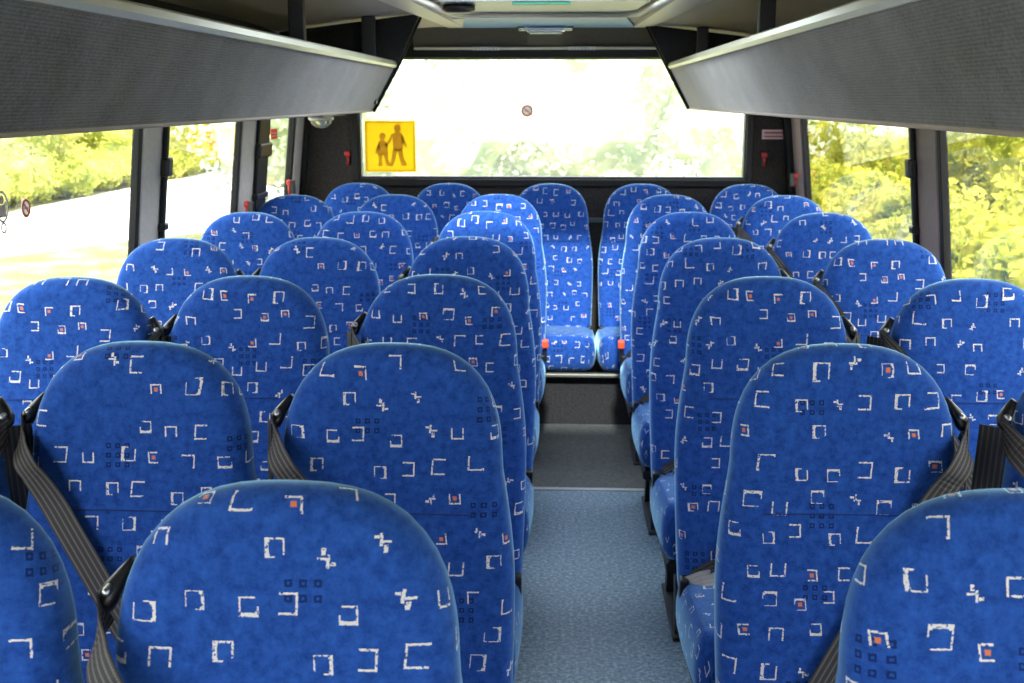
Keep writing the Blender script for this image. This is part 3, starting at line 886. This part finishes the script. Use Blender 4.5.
def foliage(name, clumps, nleaf, leafsize, m, label, seed, cat='thicket'):
    """bushes: displaced leafy crowns, each crown a cloud of small leaves round a branching stem"""
    rnd = random.Random(seed); bm = bmesh.new()
    for (cx, cy, rx, ry, h) in clumps:
        # inner mass so that one does not look straight through
        b = bmesh.new(); bmesh.ops.create_icosphere(b, subdivisions=3, radius=1)
        for v in b.verts:
            k_ = .78+.16*math.sin(v.co.x*5+cx)*math.cos(v.co.z*4+cy)+rnd.uniform(-.06, .06)
            v.co = Vector((cx+v.co.x*rx*k_, cy+v.co.y*ry*k_, GZ+h*.5+v.co.z*h*.5*k_))
        me = bpy.data.meshes.new('t'); b.to_mesh(me); b.free(); bm.from_mesh(me); bpy.data.meshes.remove(me)
        for _ in range(nleaf):
            a = rnd.uniform(0, 2*PI); zz = rnd.uniform(-.9, 1); q = math.sqrt(max(0, 1-zz*zz)); k_ = rnd.uniform(.72, 1.12)+.12*math.sin(a*4+cx)*math.cos(zz*6)
            p = Vector((cx+rx*q*math.cos(a)*k_, cy+ry*q*math.sin(a)*k_, GZ+h*.5+zz*h*.5*k_))
            if p.z < GZ: continue
            d = Vector((rnd.gauss(0, 1), rnd.gauss(0, 1), rnd.gauss(0, 1))).normalized(); e = d.orthogonal().normalized()*leafsize*rnd.uniform(.3, .6); d = d*leafsize*rnd.uniform(.6, 1.2)
            bm.faces.new([bm.verts.new(p-d), bm.verts.new(p+e), bm.verts.new(p+d), bm.verts.new(p-e)])
    me = bpy.data.meshes.new(name); bm.to_mesh(me); bm.free(); me.materials.append(m)
    return tag(link(bpy.data.objects.new(name, me)), label, cat, kind='stuff')

leafL = ramp_mat('yellow_green_leaves', [(.32, (.22, .27, .05)), (.5, (.48, .50, .11)), (.68, (.72, .68, .26))], .9, trans=.35)
leafR = ramp_mat('green_yellow_leaves', [(.34, (.07, .11, .012)), (.47, (.30, .32, .035)), (.62, (.60, .55, .09))], 1.8, trans=.35)
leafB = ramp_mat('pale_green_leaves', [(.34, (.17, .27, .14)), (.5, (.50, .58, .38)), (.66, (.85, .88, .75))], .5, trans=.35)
rnd = random.Random(3)
cl = [(-13.5+rnd.uniform(-.9, .9), -4+i*2.2+rnd.uniform(-.6, .6), 1.9, 1.9, rnd.uniform(2.6, 4.6)) for i in range(32)]
cl += [(-12.0+rnd.uniform(-.3, .3), -4+i*1.25+rnd.uniform(-.3, .3), .75, .8, rnd.uniform(.7, 1.4)) for i in range(50)]
foliage('roadside_thicket', cl, 1600, .052, leafL, 'sunlit yellow-green bushes beyond the track outside the left windows', 5)
cl = [(7.4+rnd.uniform(-.6, .6)+(.04*i), -3+i*1.5+rnd.uniform(-.4, .4), 1.35, 1.35, rnd.uniform(2.6, 4.4)) for i in range(26)]
cl += [(4.6+rnd.uniform(-.4, .4), 8+i*1.7, .9, .9, rnd.uniform(1.0, 1.7)) for i in range(9)]
foliage('roadside_thicket', cl, 2300, .060, leafR, 'dense yellow and green bushes outside the right windows', 6)
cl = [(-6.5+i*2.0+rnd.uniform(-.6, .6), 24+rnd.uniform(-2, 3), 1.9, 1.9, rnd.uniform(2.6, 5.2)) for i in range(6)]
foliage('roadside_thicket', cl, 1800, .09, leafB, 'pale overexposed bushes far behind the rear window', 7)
# orange autumn sapling by the left track
leafO = ramp_mat('orange_leaves', [(.3, (.45, .20, .02)), (.7, (.80, .45, .08))], 3, trans=.35)
t = empty('autumn_sapling', (-10.3, 35.0, GZ), 'orange autumn sapling beyond the second left window', 'sapling')
tr = tube(bmesh.new(), [(0, 0, 0), (.05, 0, 1.2), (0, .05, 2.6)], .05, 8); obj('trunk', tr, mat('bark', (.12, .08, .05), .9), t, True)
bm = bmesh.new(); rr = random.Random(9)
for _ in range(1500):
    a = rr.uniform(0, 2*PI); zz = rr.uniform(.5, 3.4); q = .55*math.sqrt(rr.random())*math.sin(min(1, (zz-.3)/1.2)*PI/2)
    p = Vector((q*math.cos(a), q*math.sin(a), zz)); d = Vector((rr.gauss(0, 1), rr.gauss(0, 1), rr.gauss(0, 1))).normalized(); e = d.orthogonal().normalized()*.05; d *= .09
    bm.faces.new([bm.verts.new(p-d), bm.verts.new(p+e), bm.verts.new(p+d), bm.verts.new(p-e)])
obj('leaves', bm, leafO, t)

# ------------------------------------------------------------------ light
w = bpy.data.worlds.new('sky'); bpy.context.scene.world = w; w.use_nodes = True
bg = w.node_tree.nodes['Background']
bg.inputs[0].default_value = (.90, .95, 1.0, 1); bg.inputs[1].default_value = 2.6
sd = bpy.data.lights.new('sun', 'SUN'); sd.energy = 6.0; sd.angle = math.radians(4); sd.color = (1, .95, .82)
so = link(bpy.data.objects.new('sun', sd))
az = math.radians(1); el = math.radians(48)      # comes from behind the camera, a little from the right
dirv = Vector((-math.sin(az)*math.cos(el), math.cos(az)*math.cos(el), -math.sin(el)))
so.rotation_euler = dirv.to_track_quat('-Z', 'Y').to_euler()

# ------------------------------------------------------------------ camera
F = 1150.0
p = math.atan(243/F); psi = math.atan(50/F*math.cos(p))
cd = bpy.data.cameras.new('camera'); cam = link(bpy.data.objects.new('camera', cd))
cam.location = (0, 0, 1.43); cam.rotation_euler = (PI/2-p, 0, psi)
cd.sensor_fit = 'HORIZONTAL'; cd.sensor_width = 36; cd.lens = 36*F/1024; cd.clip_start = .02; cd.clip_end = 300
cd.dof.use_dof = True; cd.dof.focus_distance = 1.9; cd.dof.aperture_fstop = 11
sc = bpy.context.scene
sc.camera = cam
sc.view_settings.view_transform = 'Standard'; sc.view_settings.look = 'None'
sc.view_settings.gamma = 1; sc.view_settings.use_curve_mapping = False
sc.view_settings.exposure = 1.2
sc.cycles.max_bounces = 10; sc.cycles.diffuse_bounces = 5; sc.cycles.transparent_max_bounces = 16
